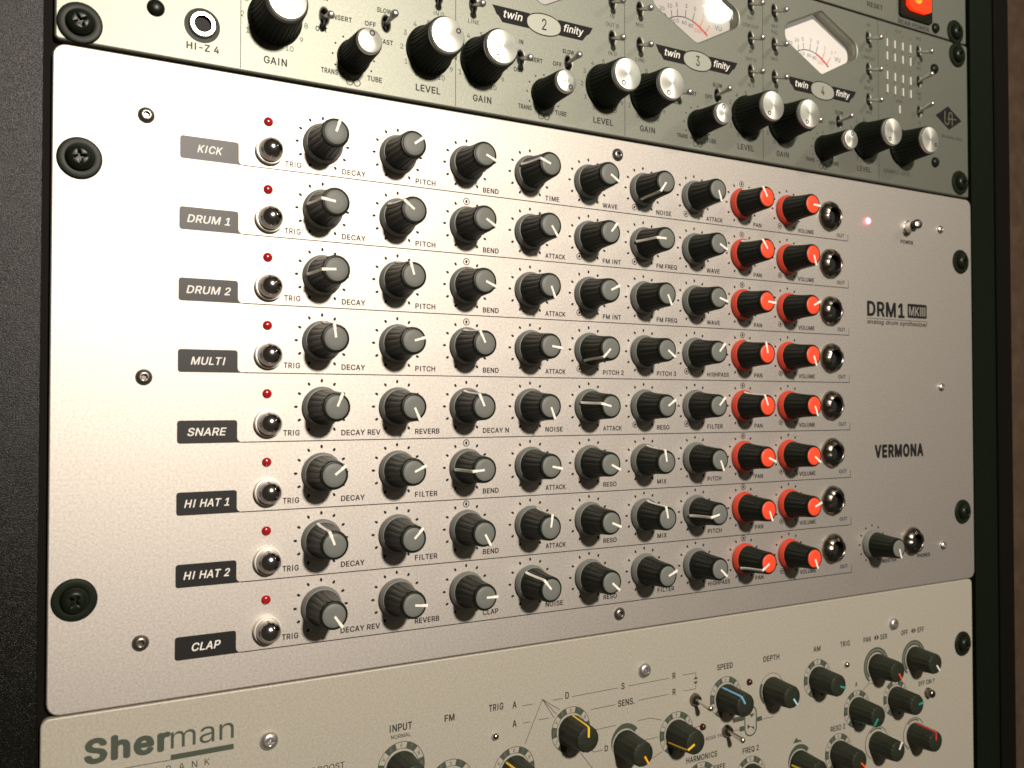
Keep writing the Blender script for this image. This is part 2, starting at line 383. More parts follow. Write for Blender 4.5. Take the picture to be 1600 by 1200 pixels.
def pointer_mesh(top_r0, prof, w, t=0.45, ztop=17.3):
    """white rib: along the top from the centre to the rim, then down the side following (r, z) profile"""
    path = [(top_r0, ztop, 0, 1)]
    pts = [(top_r0, ztop)]+[(prof[0][0]+t*.6, ztop)]+[(r+t, z) for r, z in prof[1:]]
    inner = [(top_r0, ztop-1.2)]+[(prof[0][0]-1.0, ztop-1.4)]+[(r-0.8, z) for r, z in prof[1:]]
    V = []; F = []; n = len(pts); h = w/2
    for (a, b), (c, d) in zip(pts, inner):
        V += [(a, -h, b), (a, h, b), (c, h, d), (c, -h, d)]
    for i in range(n-1):
        a = 4*i; b = a+4
        F += [(a, b, b+1, a+1), (a+1, b+1, b+2, a+2), (a+3, a+2, b+2, b+3), (a, a+3, b+3, b)]
    F += [(0, 1, 2, 3), (4*n-4, 4*n-1, 4*n-2, 4*n-3)]
    m = mesh_from('pointer', V, F)
    bm = bmesh.new(); bm.from_mesh(m); bmesh.ops.recalc_face_normals(bm, faces=bm.faces)
    bmesh.ops.bevel(bm, geom=[e for e in bm.edges if e.calc_length() > 0 and len(e.link_faces) == 2 and e.calc_face_angle(0) > 0.5], offset=0.00013, segments=2, affect='EDGES')
    for f in bm.faces: f.smooth = True
    bm.to_mesh(m); bm.free(); m.set_sharp_from_angle(angle=radians(40)); return m
PTR = pointer_mesh(0.15, [(5.25, 17.3), (5.35, 16.2), (5.45, 13), (5.75, 9.5), (6.0, 7.2), (6.35, 5.4), (6.75, 3.9)], 1.12)
def synth_knob(x, y, ang, orange=False):
    k = part('knob', BODY, 'knob_black', syn, (x, y, 0.0), ang, 'black knob with orange cap and orange collar' if orange else None)
    sub('collar', COLLAR, 'orange_collar' if orange else 'grey_collar', k)
    sub('cap', CAPM, 'orange_plastic' if orange else 'grey_plastic', k)
    sub('pointer', PTR, 'white_plastic', k)
    k.rotation_euler.x = radians(random.uniform(-.9, .9)); k.rotation_euler.z = radians(random.uniform(-.9, .9))
def ticks(name, r, angs, ln=1.45, w=1.0, ring_at=None, ring_r=1.45):
    M = MB()
    for a in angs:
        t = radians(a); c, s = cos(t), sin(t); P = []
        for i in range(10):
            u = 2*pi*i/10; q, p = r+ln/2*cos(u), w/2*sin(u); P.append((q*c-p*s, q*s+p*c))
        M.poly(P)
    if ring_at is not None:
        t = radians(ring_at); M.sector(r*cos(t), r*sin(t), ring_r-.3, ring_r+.02, 0, 360, n=24)
    return M.mesh(name)
A11 = [90-30*k for k in range(-5, 6)]
TK = ticks('dial_marks', 9.8, A11); TKT = ticks('dial_marks', 9.8, A11, ring_at=90); TKL = ticks('dial_marks', 9.8, A11, ring_at=240)
DB = lathe('button_dome', [(4.35, 1.0), (4.4, 2.2), (4.35, 3.2), (4.1, 4.4), (3.6, 5.5), (2.85, 6.4), (1.9, 7.0), (0.9, 7.3), (0.25, 7.36)], 48, smooth=60)
BUSH = lathe('bushing', [(5.05, 0), (5.1, 0.25), (5.1, 1.9), (4.95, 2.15), (4.5, 2.2), (4.42, 1.4)], 44, cap1=False)
LED = lathe('led', [(1.72, 0), (1.72, .2), (1.6, .5), (1.25, .8), (0.7, 1.0), (0.1, 1.05)], 24, smooth=60)
def hexm(a, r, z):
    if r < 4.9: return 0
    return -0.50*max(0, cos(6*a))*(1 if z > 0.9 else .3)
JN = lathe('jack_nut', [(7.9, 0), (7.95, 0.5), (7.75, 1.3), (7.2, 2.3), (6.4, 3.2), (5.6, 3.8), (5.0, 4.15), (4.5, 4.3), (4.05, 4.1), (3.85, 3.6), (3.8, 2.0)], 72, cap1=False, mod=hexm, smooth=45)
JH = lathe('jack_hole', [(3.82, 3.5), (3.75, 0.4)], 24)
def jack(parent, x, y, s=1.0):
    j = part('output_jack', JN, 'black_chrome', parent, (x, y, 0), random.uniform(0, 60)); sub('jack_hole', JH, 'dark_hole', j)
for r in range(8):
    yb = -32.05-24.93*r              # text baseline
    yl = -33.5-25.05*r               # separator line
    xl = 40.0-0.08*r; rows = TXT[r].split()
    # name tab with its fillet into the line
    M = MB(); T = rrect(xl, 60.3-0.05*r, yl, yl+8.15, 1.0)
    tab = rrect(xl, 60.2, yl, yl+8.1, 1.0)
    tab = [p for p in tab if not (p[0] > 59 and p[1] < yl+2)]
    fil = [(60.2+1.7*(1-cos(t)), yl+0.15+1.7*(1-sin(t))) for t in [radians(90*i/6) for i in range(7)]][::1]
    tab = tab+[(61.9, yl), (61.9, yl+.15)]+[p for p in fil[::-1]] if False else tab
    # order: start upper right corner, ccw to lower left, then along the bottom to the fillet and up
    base = rrect(xl, 60.2, yl, yl+8.1, 1.0)[:18]
    fl = [(60.2+1.7-1.7*sin(radians(90*i/6)), yl+0.2+1.7-1.7*cos(radians(90*i/6))) for i in range(7)]
    M.poly(base+[(61.9, yl)]+fl[0:7])
    part('name_tab', M.mesh('tab'), 'tab_ink', panel, (0, 0, 0.03))
    nw = {'KICK': 8.2, 'DRUM 1': 14.6, 'DRUM 2': 14.8, 'MULTI': 11.3, 'SNARE': 12.9, 'HI HAT 1': 15.2, 'HI HAT 2': 15.4, 'CLAP': 9.6}[NAMES[r]]
    cx = {'KICK': 50.3, 'CLAP': 50.0, 'MULTI': 50.1, 'SNARE': 49.8}.get(NAMES[r], 50.2)
    text(NAMES[r], cx-nw/2-0.35, yl+2.75, 2.65, nw, panel, 'print_white', bold=0.14, shear=0.22, z=0.07)
    part('row_line', MB().line([(61.8, yl+.1), (377.6+.12*r, yl+.0-.06*r)], 0.36).line([(377.6+.12*r, yl-.06*r-.13), (377.6+.12*r, yl+3.6)], 0.26).mesh('l'), 'ink', panel, (0, 0, 0.03))
    text('TRIG', 76.9-.04*r, yb+0.25, 2.0, 6.1, panel, bold=0.22)
    for c in range(9):
        x, y = COLX[c], ROWY[r]
        org = c >= 7
        synth_knob(x, y, ANG[r][c], org)
        tk = TKT if (c == 7 or (c == 2 and r in (1, 2, 3, 5, 6))) else (TKL if (c == 8 or (r, c) in ((0, 5), (0, 6), (1, 4), (1, 5), (2, 4), (3, 4), (3, 6), (4, 5), (4, 6))) else TK)
        part('dial_marks', tk, 'ink', panel, (x, y, 0.03))
        s = ('PAN' if c == 7 else 'VOLUME' if c == 8 else rows[c]).replace('_', ' ')
        w = {'PAN': 5.4, 'VOLUME': 11.6, 'ATTACK': 10.2, 'HIGHPASS': 13.8}.get(s)
        text(s, x+7.62, yb-.1*(c > 1), 1.98, w, panel, bold=0.22)
    text('OUT', 369.1+.1*r, yb+.1, 1.85, 5.7, panel, bold=0.18)
    ly = -16.2-24.97*r
    l = part('trigger_led', LED, 'led_red', syn, (70.75, ly, 0))
    b = part('trigger_button', DB, 'chrome', syn, (71.1, ly-10.75, 0)); sub('bushing', BUSH, 'bushing_white', b)
    jack(syn, 363.6+.1*r, ROWY[r]-.05)
# right-hand side
l = part('power_led', LED, 'led_lit', syn, (393.4, -21.2, 0), label='lit pink power lamp')
TB = lathe('switch_bushing', [(3.9, 0), (3.9, 1.0), (3.1, 1.3), (3.0, 4.6), (2.6, 5.0), (1.6, 5.0)], 30)
def lever_mesh(dx, dy, L, r0, r1):
    M = MB(); d = Vector((dx, dy, L)); p = Vector((0, 0, 1.0)); steps = [(0, r0), (.35, r0*1.05), (.7, r0+(r1-r0)*.6), (.88, r1), (.96, r1*.85), (1.0, r1*.45)]
    n = 16; dd = d.normalized(); a = dd.orthogonal().normalized(); b = dd.cross(a); V = []; F = []
    for t, r in steps:
        c = p+d*t; V += [c+(a*cos(2*pi*i/n)+b*sin(2*pi*i/n))*r for i in range(n)]
    for k in range(len(steps)-1):
        for i in range(n): F.append((k*n+i, k*n+(i+1) % n, (k+1)*n+(i+1) % n, (k+1)*n+i))
    F.append(tuple((len(steps)-1)*n+i for i in range(n)))
    return mesh_from('lever', V, F, 50)
sw = part('power_switch', TB, 'nickel', syn, (424.8, -21.9, 0)); sub('lever', lever_mesh(-2.6, 0.4, 5.5, 1.5, 2.7), 'black_chrome', sw, 3.0)
text('POWER', 419.8, -30.9, 1.9, 10.6, panel, bold=0.3)
text('DRM1', 392.1, -72.3, 7.5, 30.6, panel, bold=0.34)
part('logo_box', MB().poly(rrect(425.2, 441.6, -72.2, -64.3, 0.8)).mesh('b'), 'ink', panel, (0, 0, 0.03))
text('MK', 426.5, -70.9, 5.0, 8.4, panel, 'silver_paint', bold=0.1, z=0.07)
part('lettering', MB().poly([(435.6, -70.9), (437.0, -70.9), (437.0, -65.8), (435.6, -65.8)]).poly([(437.5, -70.9), (438.7, -70.9), (438.7, -65.8), (437.5, -65.8)]).poly([(439.2, -70.9), (440.5, -70.9), (440.5, -65.8), (439.2, -65.8)]).mesh('iii'), 'ink_faint', panel, (0, 0, 0.07))
part('logo_line', MB().line([(391.8, -73.85), (442.2, -73.85)], 0.3).mesh('l'), 'ink_soft', panel, (0, 0, 0.03))
text('analog drum synthesizer', 392.1, -76.7, 2.2, 49.8, panel, 'ink_soft', bold=0.2, shear=0.15)
text('VERMONA', 397.2, -149.1, 6.3, 40.4, panel, bold=0.52)
synth_knob(394.4, -195.5, -70)
part('dial_marks', TK, 'ink', panel, (394.6, -195.4, 0.03))
text('MASTER', 402.6, -206.3, 1.95, 11.4, panel, bold=0.3); text('PHONES', 431.4, -205.9, 1.95, 11.0, panel, bold=0.3)
jack(syn, 427.0, -196.4)
for x, y in ((28.9, -20.3), (28.8, -110.6), (28.4, -201.1)): socket_screw(syn, x, y, 2.8, 'dull_steel')
for x, y in ((227.6, -7.4), (227.9, -213.9)): socket_screw(syn, x, y, 2.9, 'dull_steel')
for x, y in ((453.9, -20.2), (453.6, -110.7), (453.9, -200.9)): socket_screw(syn, x, y, 2.5, 'nickel')
for x, y, a in ((8.3, -37.9, 12), (8.0, -184.3, 50), (472.0, -37.4, 80), (471.6, -182.7, 33)): rack_screw(syn, x, y, a)

# ================================================================== four channel preamplifier (2 units high)
pre = thing('microphone_preamplifier', 'silver green four channel preamplifier with hexagonal meters above the drum synthesizer', 'preamplifier', (241, 0.9, 0))
def hexwin(cx, g=0.0):
    cy = 69.0
    P = [(cx, cy-16.2-g), (cx+26.5+g, cy-2.6), (cx+26.5+g, cy+4.6), (cx, cy+17.2+g), (cx-26.5-g, cy+4.6), (cx-26.5-g, cy-2.6)]
    return rpoly(P, [4, 6, 6, 3, 6, 6])
GX = [72.9, 158.6, 244.3, 330.0]; MX = [103.3, 188.95, 274.7, 359.4]
slots = []
def slot(cx, cy, w=1.55, h=3.1): return [(cx+w*cos(2*pi*i/16), cy+h*sin(2*pi*i/16)) for i in range(16)]
SWS = []   # toggles: x, y, tip dx, tip dy
for k in range(4):
    x0 = [67.5, 154.9, 240.5, 325.1][k]; x1 = [139.2, 225.0, 309.0, 394.9][k]
    for y in (79.2, 62.0, 45.4):
        SWS += [(x0, y, 0.2, -2.8), (x1, y, 0.2, -2.8)]
    SWS += [(GX[k]+18.8, 27.4, 0.0, -2.8), ([116.6, 201.4, 287.1, 371.4][k], 29.6, 0.6, 1.4)]
SWS += [(436.8, 79.6, .4, -2.8), (436.8, 62.3, .4, 2.4), (436.9, 45.2, .4, 2.8)]
ppanel = part('front_panel', plate('panel', rrect(0.4, 480.7, 0.9, 91.0, 1.6), [hexwin(x) for x in MX]+[slot(s[0], s[1]) for s in SWS], th=3.2, bev=0.75, bres=3), 'satin_alloy', pre)
chassis(pre, 2, 90)
# slot darkness behind the levers
for i, (x, y, dx, dy) in enumerate(SWS):
    t = part('toggle_switch', MB().box(-2.6, 2.6, -4.2, 4.2, -6, -3.25).mesh('t') if i == 0 else bpy.data.meshes['t_slot'], 'dark_hole', pre, (x, y, 0))
    if i == 0: t.data.name = 't_slot'
    key = ('lev', dx, dy)
    if key not in MC: MC[key] = lever_mesh(dx, dy, 10.2, 0.8, 1.5)
    sub('lever', MC[key], 'steel', t, -2.2)
def ribs(a, r, z):
    if z < 1.6 or z > 16.5: return 0
    k = (a*30/(2*pi)) % 1.0
    return -0.32 if k < 0.42 else 0.0
BIGB = lathe('knob', [(9.6, 0.5), (9.9, 0.9), (9.9, 1.5), (9.3, 2.4), (8.9, 4.0), (8.4, 8.0), (8.05, 12.0), (7.8, 16.3), (7.7, 16.8), (7.3, 16.9), (7.1, 16.8)], 180, mod=ribs, smooth=25)
BIGC = lathe('cap', [(7.2, 16.7), (7.15, 17.3), (6.95, 18.1), (6.7, 18.45), (6.5, 18.5)], 56, smooth=30)
SMB = lathe('knob', [(6.3, 0.5), (6.5, 0.9), (6.5, 1.5), (6.1, 2.6), (5.9, 5), (5.6, 10), (5.4, 16.0), (5.3, 16.6), (5.0, 16.8), (4.9, 16.7)], 180, mod=ribs, smooth=25)
SMC = lathe('cap', [(4.95, 16.6), (4.9, 17.4), (4.75, 18.1), (4.5, 18.45), (4.4, 18.5)], 44, smooth=30)
RING = MB().sector(0, 0, .52, .82, 0, 360, n=20)
RM = RING.mesh('index_mark')
def pre_knob(x, y, ang, big=True):
    k = part('knob', BIGB if big else SMB, 'knob_black', pre, (x, y, 0), ang)
    sub('cap', BIGC if big else SMC, 'brushed_cap', k)
    rr = 4.9 if big else 3.0
    M = MB().sector(rr, 0, .62, 1.08, 0, 360, n=24, z=18.56)
    key = ('im', big)
    if key not in MC: MC[key] = M.mesh('index_mark')
    sub('index_mark', MC[key], 'ink', k)
pdots = ticks('dial_marks', 8.3, [90-30*i for i in range(-5, 6) if i not in (5,)], 0.8, 0.8)
def numring(cx, cy, nums=range(0, 11)):
    M = MB()
    for n in nums:
        a = radians(243-30.5*n); P, F = text_vf(str(n), 2.0, center=True)
        M.add([(x+cx+11.7*cos(a), y+cy+11.3*sin(a)-.95, 0) for x, y in P], F)
    part('dial_numbers', M.mesh('n'), 'ink_soft', ppanel, (0, 0, 0.04))
GA = [200, -113, -115, -116]; LA = [27, -120, -124, -122]; TA = [74, -53, 98, 80]
for k in range(4):
    gx, lx, tx = GX[k], GX[k]+61.9-(.3*k), MX[k]-.1
    pre_knob(gx, 22.3, GA[k]); pre_knob(lx, 22.3, LA[k]); pre_knob(tx, 13.8, TA[k], False)
    numring(gx, 22.3); numring(lx, 22.3)
    part('dial_marks', pdots, 'ink', ppanel, (tx, 13.8, 0.04))
    text('GAIN', gx+.3, 5.4, 2.6, 8.6, ppanel, 'ink_soft', center=True, bold=0.22); text('LEVEL', lx-.3, 5.4, 2.6, 10.8, ppanel, 'ink_soft', center=True, bold=0.22)
    text('TRANS', tx-12.8, 5.8, 1.9, 6.6, ppanel, 'ink_soft', bold=0.25); text('TUBE', tx+5.6, 5.8, 1.9, 6.0, ppanel, 'ink_soft', bold=0.25)
    part('link_mark', MB().sector(-1.45, 0, 1.15, 1.45, 0, 360, n=20).sector(1.45, 0, 1.15, 1.45, 0, 360, n=20).mesh('o'), 'ink', ppanel, (tx, 4.1, 0.04))
    text('INSERT', gx+21.2, 27.0, 1.8, 8.4, ppanel, 'ink_soft', bold=0.25); text('IN', gx+17.8, 33.4, 1.8, 2.2, ppanel, 'ink_soft', bold=0.25); text('OUT', gx+15.3, 21.2, 1.8, 4.6, ppanel, 'ink_soft', bold=0.25)
    text('SLOW', tx+9.5, 33.6, 1.8, 6.0, ppanel, 'ink_soft', bold=0.25); text('OFF', tx+4.5, 27.2, 1.8, 4.6, ppanel, 'ink_soft', bold=0.25); text('FAST', tx+10.6, 21.4, 1.8, 5.6, ppanel, 'ink_soft', bold=0.25)
    x0 = [67.5, 154.9, 240.5, 325.1][k]; x1 = [139.2, 225.0, 309.0, 394.9][k]
    for y, s in ((85.4, '+48V'), (70.2, 'OFF'), (67.2, 'PAD'), (53.6, 'MIC'), (37.4, 'LINE')): text(s, x0, y, 1.7, None, ppanel, 'ink_soft', center=True)
    for y, s in ((85.4, 'IN'), (71.2, 'OUT'), (67.2, 'LOW CUT'), (54.4, 'IN'), (50.4, 'OUT \u00d8'), (37.4, 'IN \u00d8')): text(s, x1, y, 1.7, None, ppanel, 'ink_soft', center=True)
    # twin finity banner
    c = MX[k]+.0
    L1 = [(c-25.4, 47.5), (c-7.2, 47.5), (c-7.2, 40.9), (c-20.5, 40.9), (c-22.2, 43.2), (c-23.4, 43.9), (c-24.4, 46.0)]
    L2 = [(2*c-x, y+.2) for x, y in L1]
    L2 = [(c+25.4, 47.7), (c+7.2, 47.7), (c+7.2, 40.9), (c+19.8, 40.9), (c+22.0, 43.6), (c+23.6, 44.6)]
    el = [(c+8.9*cos(2*pi*i/40), 44.0+4.9*(abs(sin(2*pi*i/40))**.85)*(1 if sin(2*pi*i/40) >= 0 else -1)) for i in range(40)]
    el2 = [(c+(x-c)*.95, 44.0+(y-44.0)*.895) for x, y in el]
    part('name_banner', MB().poly(L1).poly(L2[::-1]).poly(el, 0.02).mesh('b'), 'ink', ppanel, (0, 0, 0.03))
    part('banner_oval', MB().poly(el2).mesh('b'), 'oval_fill', ppanel, (0, 0, 0.08))
    text('twin', c-20.4, 43.2, 3.2, 9.2, ppanel, 'print_white', bold=0.12, shear=0.25, z=0.08); text('finity', c+9.6, 43.2, 3.1, 10.2, ppanel, 'print_white', bold=0.12, shear=0.25, z=0.08)
    text(str(k+1), c-1.1, 41.7, 4.8, 2.3 if k else 1.2, ppanel, 'ink', bold=0.06, z=0.11)
    # meter
    mt = part('vu_meter', MB().poly([(x, y) for x, y in hexwin(c, 1.2)], -7.0).mesh('f'), 'meter_face_lit' if k == 3 else 'meter_face', pre, (0, 0, 0))
    P = hexwin(c, 1.0); n = len(P)
    sub0 = bpy.data.objects.new('meter_well', mesh_from('w', [(x, y, -7.4) for x, y in P]+[(x, y, -2.3) for x, y in P], [(i, (i+1) % n, n+(i+1) % n, n+i) for i in range(n)], 40))
    sub0.data.materials.append(MATS['meter_well']); COL.objects.link(sub0); sub0.parent = mt; ABS[sub0] = ABS[mt]
    sub('meter_glass', MB().poly(hexwin(c, 0.6)[::1], -1.6).mesh('g'), 'thin_glass', mt)
    ox = c-274.7
    def arc(x):  # arc height over the face
        return 67.4-((x-271.9)**2)/36.0 if x > 271.9 else 67.4-((x-271.9)**2)/30.0
    X = [262.0+i*.85 for i in range(20)]
    M = MB().line([(x+ox, arc(x)) for x in X], 0.45)
    for bx, by, tx_, ty in ((262.6, 64.4, 260.4, 67.0), (264.9, 65.8, 264.5, 69.2), (268.4, 67.0, 268.3, 70.6), (273.0, 67.3, 273.6, 71.2), (277.6, 66.8, 279.0, 71.0)):
        M.line([(bx+ox, by), (tx_+ox, ty)], 0.35)
    for s, x, y in (('20', 258.9, 68.0), ('10', 263.6, 70.3), ('5', 267.9, 71.6), ('3', 273.8, 72.2), ('0', 279.2, 72.0), ('VU', 294.0, 65.2), ('0', 268.4, 64.0), ('20', 265.5, 63.2), ('60', 272.5, 63.9), ('80', 276.6, 63.2)):
        P_, F_ = text_vf(s, 1.9 if s != 'VU' else 2.4, center=True); M.add([(a+x+ox, b+y, 0) for a, b in P_], F_)
    P_, F_ = text_vf('VU', 1.4, center=True)
    s1 = sub('meter_scale', M.mesh('s'), 'meter_ink', mt, -6.95)
    M = MB().line([(x+ox, arc(x)) for x in [278+.9*i for i in range(11)]], 1.1)
    for bx, by, tx_, ty in ((282.4, 64.6, 284.4, 69.0), (285.7, 62.1, 288.6, 66.6)): M.line([(bx+ox, by), (tx_+ox, ty)], 0.4)
    for s, x, y in (('1', 284.4, 69.8), ('3', 289.6, 68.4), ('+', 292.4, 69.4), ('100', 281.0, 61.6)):
        P_, F_ = text_vf(s, 1.9, center=True); M.add([(a+x+ox, b+y, 0) for a, b in P_], F_)
    sub('red_scale', M.mesh('s'), 'ink_red', mt, -6.95)
for x in (60.6, 146.7, 231.8, 317.0, 402.7):
    part('section_line', MB().line([(x, 1.8), (x, 90.2)], 0.25).mesh('l'), 'ink_soft', ppanel, (0, 0, 0.03))
# instrument jack and its lettering
j = part('instrument_jack', lathe('hj', [(4.75, 0), (4.8, .5), (4.5, 1.6), (4.2, 1.9), (3.1, 1.9), (3.05, .4)], 36, cap1=False), 'nickel', pre, (47.2, 14.6, 0)); sub('jack_hole', lathe('h', [(3.04, 1.7), (3.0, .3)], 24), 'dark_hole', j)
sub('jack_washer', lathe('w', [(6.1, 0.02), (6.1, .3), (4.6, .35)], 40, cap1=False), 'washer_black', j)
text('HI-Z 4', 41.9, 5.6, 2.4, 11.2, ppanel, 'ink_soft', bold=0.25); text('HI-Z 3', 41.9, 25.6, 2.4, 11.2, ppanel, 'ink_soft')
for x, y in ((31.7, 17.6), (450.0, 71.9), (450.0, 18.1), (31.7, 72.0)): part('panel_screw', DOMES, 'black_steel', pre, (x, y, 0.02))
for x, y, a in ((8.0, 7.3, 30), (472.0, 8.9, 70), (470.8, 83.8, 10), (8.2, 83.0, 0)): rack_screw(pre, x, y, a)
# meter-select knob, LED ladders, logo
pre_knob(421.0, 22.3, -28)
numring(421.0, 22.3, range(2, 9))
text('SAMPLE RATE', 406.4, 7.1, 2.2, 22.0, ppanel, 'ink_soft')
LB = MB().prism(rrect(-.45, .45, -2.3, 2.3, .4, 3), 0, 0.6).mesh('bar')
for x in (409.7, 416.1, 422.7, 429.2):
    for y in (79.4, 72.0, 61.2, 53.8):
        part('meter_led', LB, 'led_bar', pre, (x, y, 0.01))
part('meter_led', LB, 'led_bar', pre, (419.7, 43.6, 0.01))
for x, s in ((409.7, '1'), (416.1, '2'), (422.7, '3'), (429.2, '4')):
    for y in (75.0, 66.2, 57.0, 50.2, 84.4): text(s, x, y, 1.1, None, ppanel, 'ink_soft', center=True)
text('CLIP', 419.5, 86.6, 1.6, None, ppanel, 'ink_soft', center=True); text('LOCK', 419.7, 47.6, 1.5, None, ppanel, 'ink_soft', center=True)
for y, s in ((86.0, 'MIC'), (72.0, 'GR'), (69.0, 'EXT'), (54.6, 'INT'), (52.0, '48'), (38.0, '96')): text(s, 437.0, y, 1.6, None, ppanel, 'ink_soft', center=True)
part('diamond_logo', MB().poly([(462.3, 52.4), (451.1, 45.5), (463.1, 38.7), (474.8, 45.5)]).mesh('d'), 'ink', ppanel, (0, 0, 0.03))
part('logo_monogram', MB().line([(459.4, 49.2), (459.4, 43.2), (460.4, 41.8), (462.2, 41.8), (463.1, 43.2), (463.1, 48.0), (464.6, 49.4), (466.0, 48.0), (466.0, 41.6)], 0.5).line([(462.0, 45.0), (469.8, 45.6)], 0.4).mesh('m'), 'ink_faint', ppanel, (0, 0, 0.07))
text('UNIVERSAL AUDIO', 456.0, 33.6, 1.7, 19.0, ppanel, 'ink_soft')

# ================================================================== unit above, only its lower right corner in view
topu = thing('rack_processor', 'silver rack unit with glowing red power rocker at the top right', 'rack unit', (241, 91.7, 0))
tpan = part('front_panel', plate('panel', rrect(0.3, 479.6, 91.7, 178.5, 1.4), th=3.0, bev=0.4), 'satin_alloy', topu)
chassis(topu, 93, 177)
rs = part('power_rocker', MB().prism(rrect(419.8, 447.0, 96.4, 126.0, 1.6), 0, 1.6).mesh('b'), 'black_steel', topu)
rk = MB(); Pk = [(424.3, 125.0), (424.3, 102.6), (427.5, 100.4), (439.0, 100.2), (443.5, 102.0), (443.5, 125.0)]
rk.prism(Pk, 1.7, 3.6)
sub('lit_button', rk.mesh('r'), 'rocker_red', rs)
sub('lamp_glow', MB().prism(rrect(429.0, 435.0, 104.5, 118, 2.4), 3.65, 3.9).mesh('r'), 'rocker_glow', rs)
text('REAR POWER', 419.6, 92.5, 2.3, 26.4, tpan, 'ink', bold=.1); text('RESET', 394.3, 96.6, 2.5, 12.6, tpan, 'ink', bold=.1)
part('panel_screw', DOMES, 'black_steel', topu, (451.4, 95.8, 0.02))
rack_screw(topu, 469.2, 97.0, 15); 

# ================================================================== filter unit under the synthesizer
flt = thing('filter_unit', 'warm silver filter unit with coloured pointer knobs below the drum synthesizer', 'filter', (241, -355, 0))
fpan = part('front_panel', plate('panel', rrect(-1.6, 479.8, -355.0, -222.2, 2.8), th=3.0, bev=0.5), 'warm_silver', flt)
chassis(flt, -354, -224)
def fflute(a, r, z):
    if z < 1 or z > 13: return 0
    return 0.10*cos(14*a)
FB = lathe('knob', [(6.35, 0.4), (6.4, 1.0), (6.25, 2.5), (5.95, 6.0), (5.65, 10.0), (5.4, 13.0), (5.15, 13.5), (4.7, 13.7), (2.0, 13.75)], 112, mod=fflute, smooth=35)
FP = pointer_mesh(1.0, [(5.05, 13.95), (5.35, 12.6), (5.65, 9.6), (5.95, 5.6), (6.3, 1.2)], 0.95, t=0.3, ztop=13.98)
DARK = {3: 1}
def dial(cx, cy, kind):
    z = 0.03
    if kind == 'num':
        M = MB().sector(0, 0, 9.62, 9.9, -75, 255, n=64).sector(0, 0, 7.1, 7.35, -75, 255, n=48); Ld = MB()
        for n in range(0, 12):
            a = 90+30*(6-n)
            if n in (1, 3, 5, 7, 9, 11): M.sector(0, 0, 7.2, 9.7, a-15, a+15, n=6, z=0.004) if a > -75 else None
            if n < 1 or n > 10: continue
            P, F = text_vf(str(n), 1.6, center=True); t = radians(a)
            T = (M if n % 2 == 0 else Ld); T.add([(x+8.5*cos(t), y+8.5*sin(t)-.75, 0.02) for x, y in P], F)
        if 'nd' not in MC: MC['nd'] = M.mesh('dial_scale'); MC['nl'] = Ld.mesh('dial_digits')
        d = part('dial_scale', MC['nd'], 'ink_green', fpan, (cx, cy, z)); part('dial_digits', MC['nl'], 'ink_faint', fpan, (cx, cy, z+.02))
        return
    M = MB()
    if kind == 'wedge':
        n = 30
        for i in range(n):
            a0, a1 = 200-160*i/n, 200-160*(i+1)/n; w0, w1 = 0.05+2.3*min(1, i/n*1.6), 0.05+2.3*min(1, (i+1)/n*1.6)
            M.add([((6.9)*cos(radians(a0)), 6.9*sin(radians(a0)), 0), ((6.9+w0)*cos(radians(a0)), (6.9+w0)*sin(radians(a0)), 0), ((6.9+w1)*cos(radians(a1)), (6.9+w1)*sin(radians(a1)), 0), (6.9*cos(radians(a1)), 6.9*sin(radians(a1)), 0)], [(0, 3, 2, 1)])
    elif kind == 'double':
        M.sector(0, 0, 8.6, 9.8, -45, 235, n=60).sector(0, 0, 7.05, 8.35, -30, 225, n=60)
    elif kind == 'crescent':
        M.sector(0, 0, 8.0, 8.25, 20, 240, n=48).sector(0, 0, 6.75, 8.1, 150, 232, n=24)
    elif kind == 'rim':
        M.sector(0, 0, 8.6, 9.1, 30, 240, n=48).sector(0, 0, 7.4, 8.2, 60, 130, n=20)
    part('dial_scale', M.mesh('dial_scale'), 'ink_green', fpan, (cx, cy, z))
def fknob(cx, cy, ang, col, kind='num', label=None):
    dial(cx, cy, kind)
    k = part('knob', FB, 'knob_matt', flt, (cx, cy, 0), ang, label)
    sub('pointer', FP, col, k)
for a in ((123.6, -261.6, -80, 'yellow_line', 'num'), (144.9, -272.5, -60, 'yellow_line', 'num'), (174.0, -272.9, 134, 'yellow_line', 'num'), (202.1, -260.9, 89, 'yellow_line', 'num'),
          (230.8, -272.4, -59, 'amber_line', 'wedge'), (260.2, -272.7, -153, 'yellow_line', 'num'), (290.4, -260.9, 122, 'blue_line', 'num'), (320.4, -261.9, -52, 'light_blue_line', 'crescent'),
          (352.5, -261.3, -20, 'teal_line', 'num'), (397.0, -260.9, -56, 'vermilion_line', 'double'), (427.6, -261.0, -50, 'white_plastic', 'double'), (381.7, -281.6, -130, 'teal_line', 'num'),
          (412.2, -280.6, 10, 'teal_line', 'num'), (367.4, -301.8, -43, 'vermilion_line', 'num'), (396.8, -302.2, 58, 'white_plastic', 'rim'), (427.3, -302.8, 92, 'red_line', 'rim'),
          (306.0, -301.8, -80, 'yellow_line', 'num'), (338.9, -301.5, 177, 'yellow_line', 'wedge'), (274.9, -298.6, -40, 'yellow_line', 'num')):
    fknob(*a)
for x, y in ((72.1, -241.9), (241.6, -240.9), (410.8, -240.2)): part('panel_screw', PAN, 'steel', flt, (x, y, 0.02), random.uniform(0, 90))
LS = lathe('led', [(1.6, 0), (1.6, .3), (1.45, 1.0), (1.0, 1.6), (0.4, 1.8)], 20, smooth=60)
for x, y, m_ in ((164.9, -257.0, 'chrome'), (373.6, -257.0, 'chrome'), (305.3, -255.8, 'led_dark'), (275.7, -272.4, 'led_dark')): part('indicator_led', LS, m_, flt, (x, y, 0))
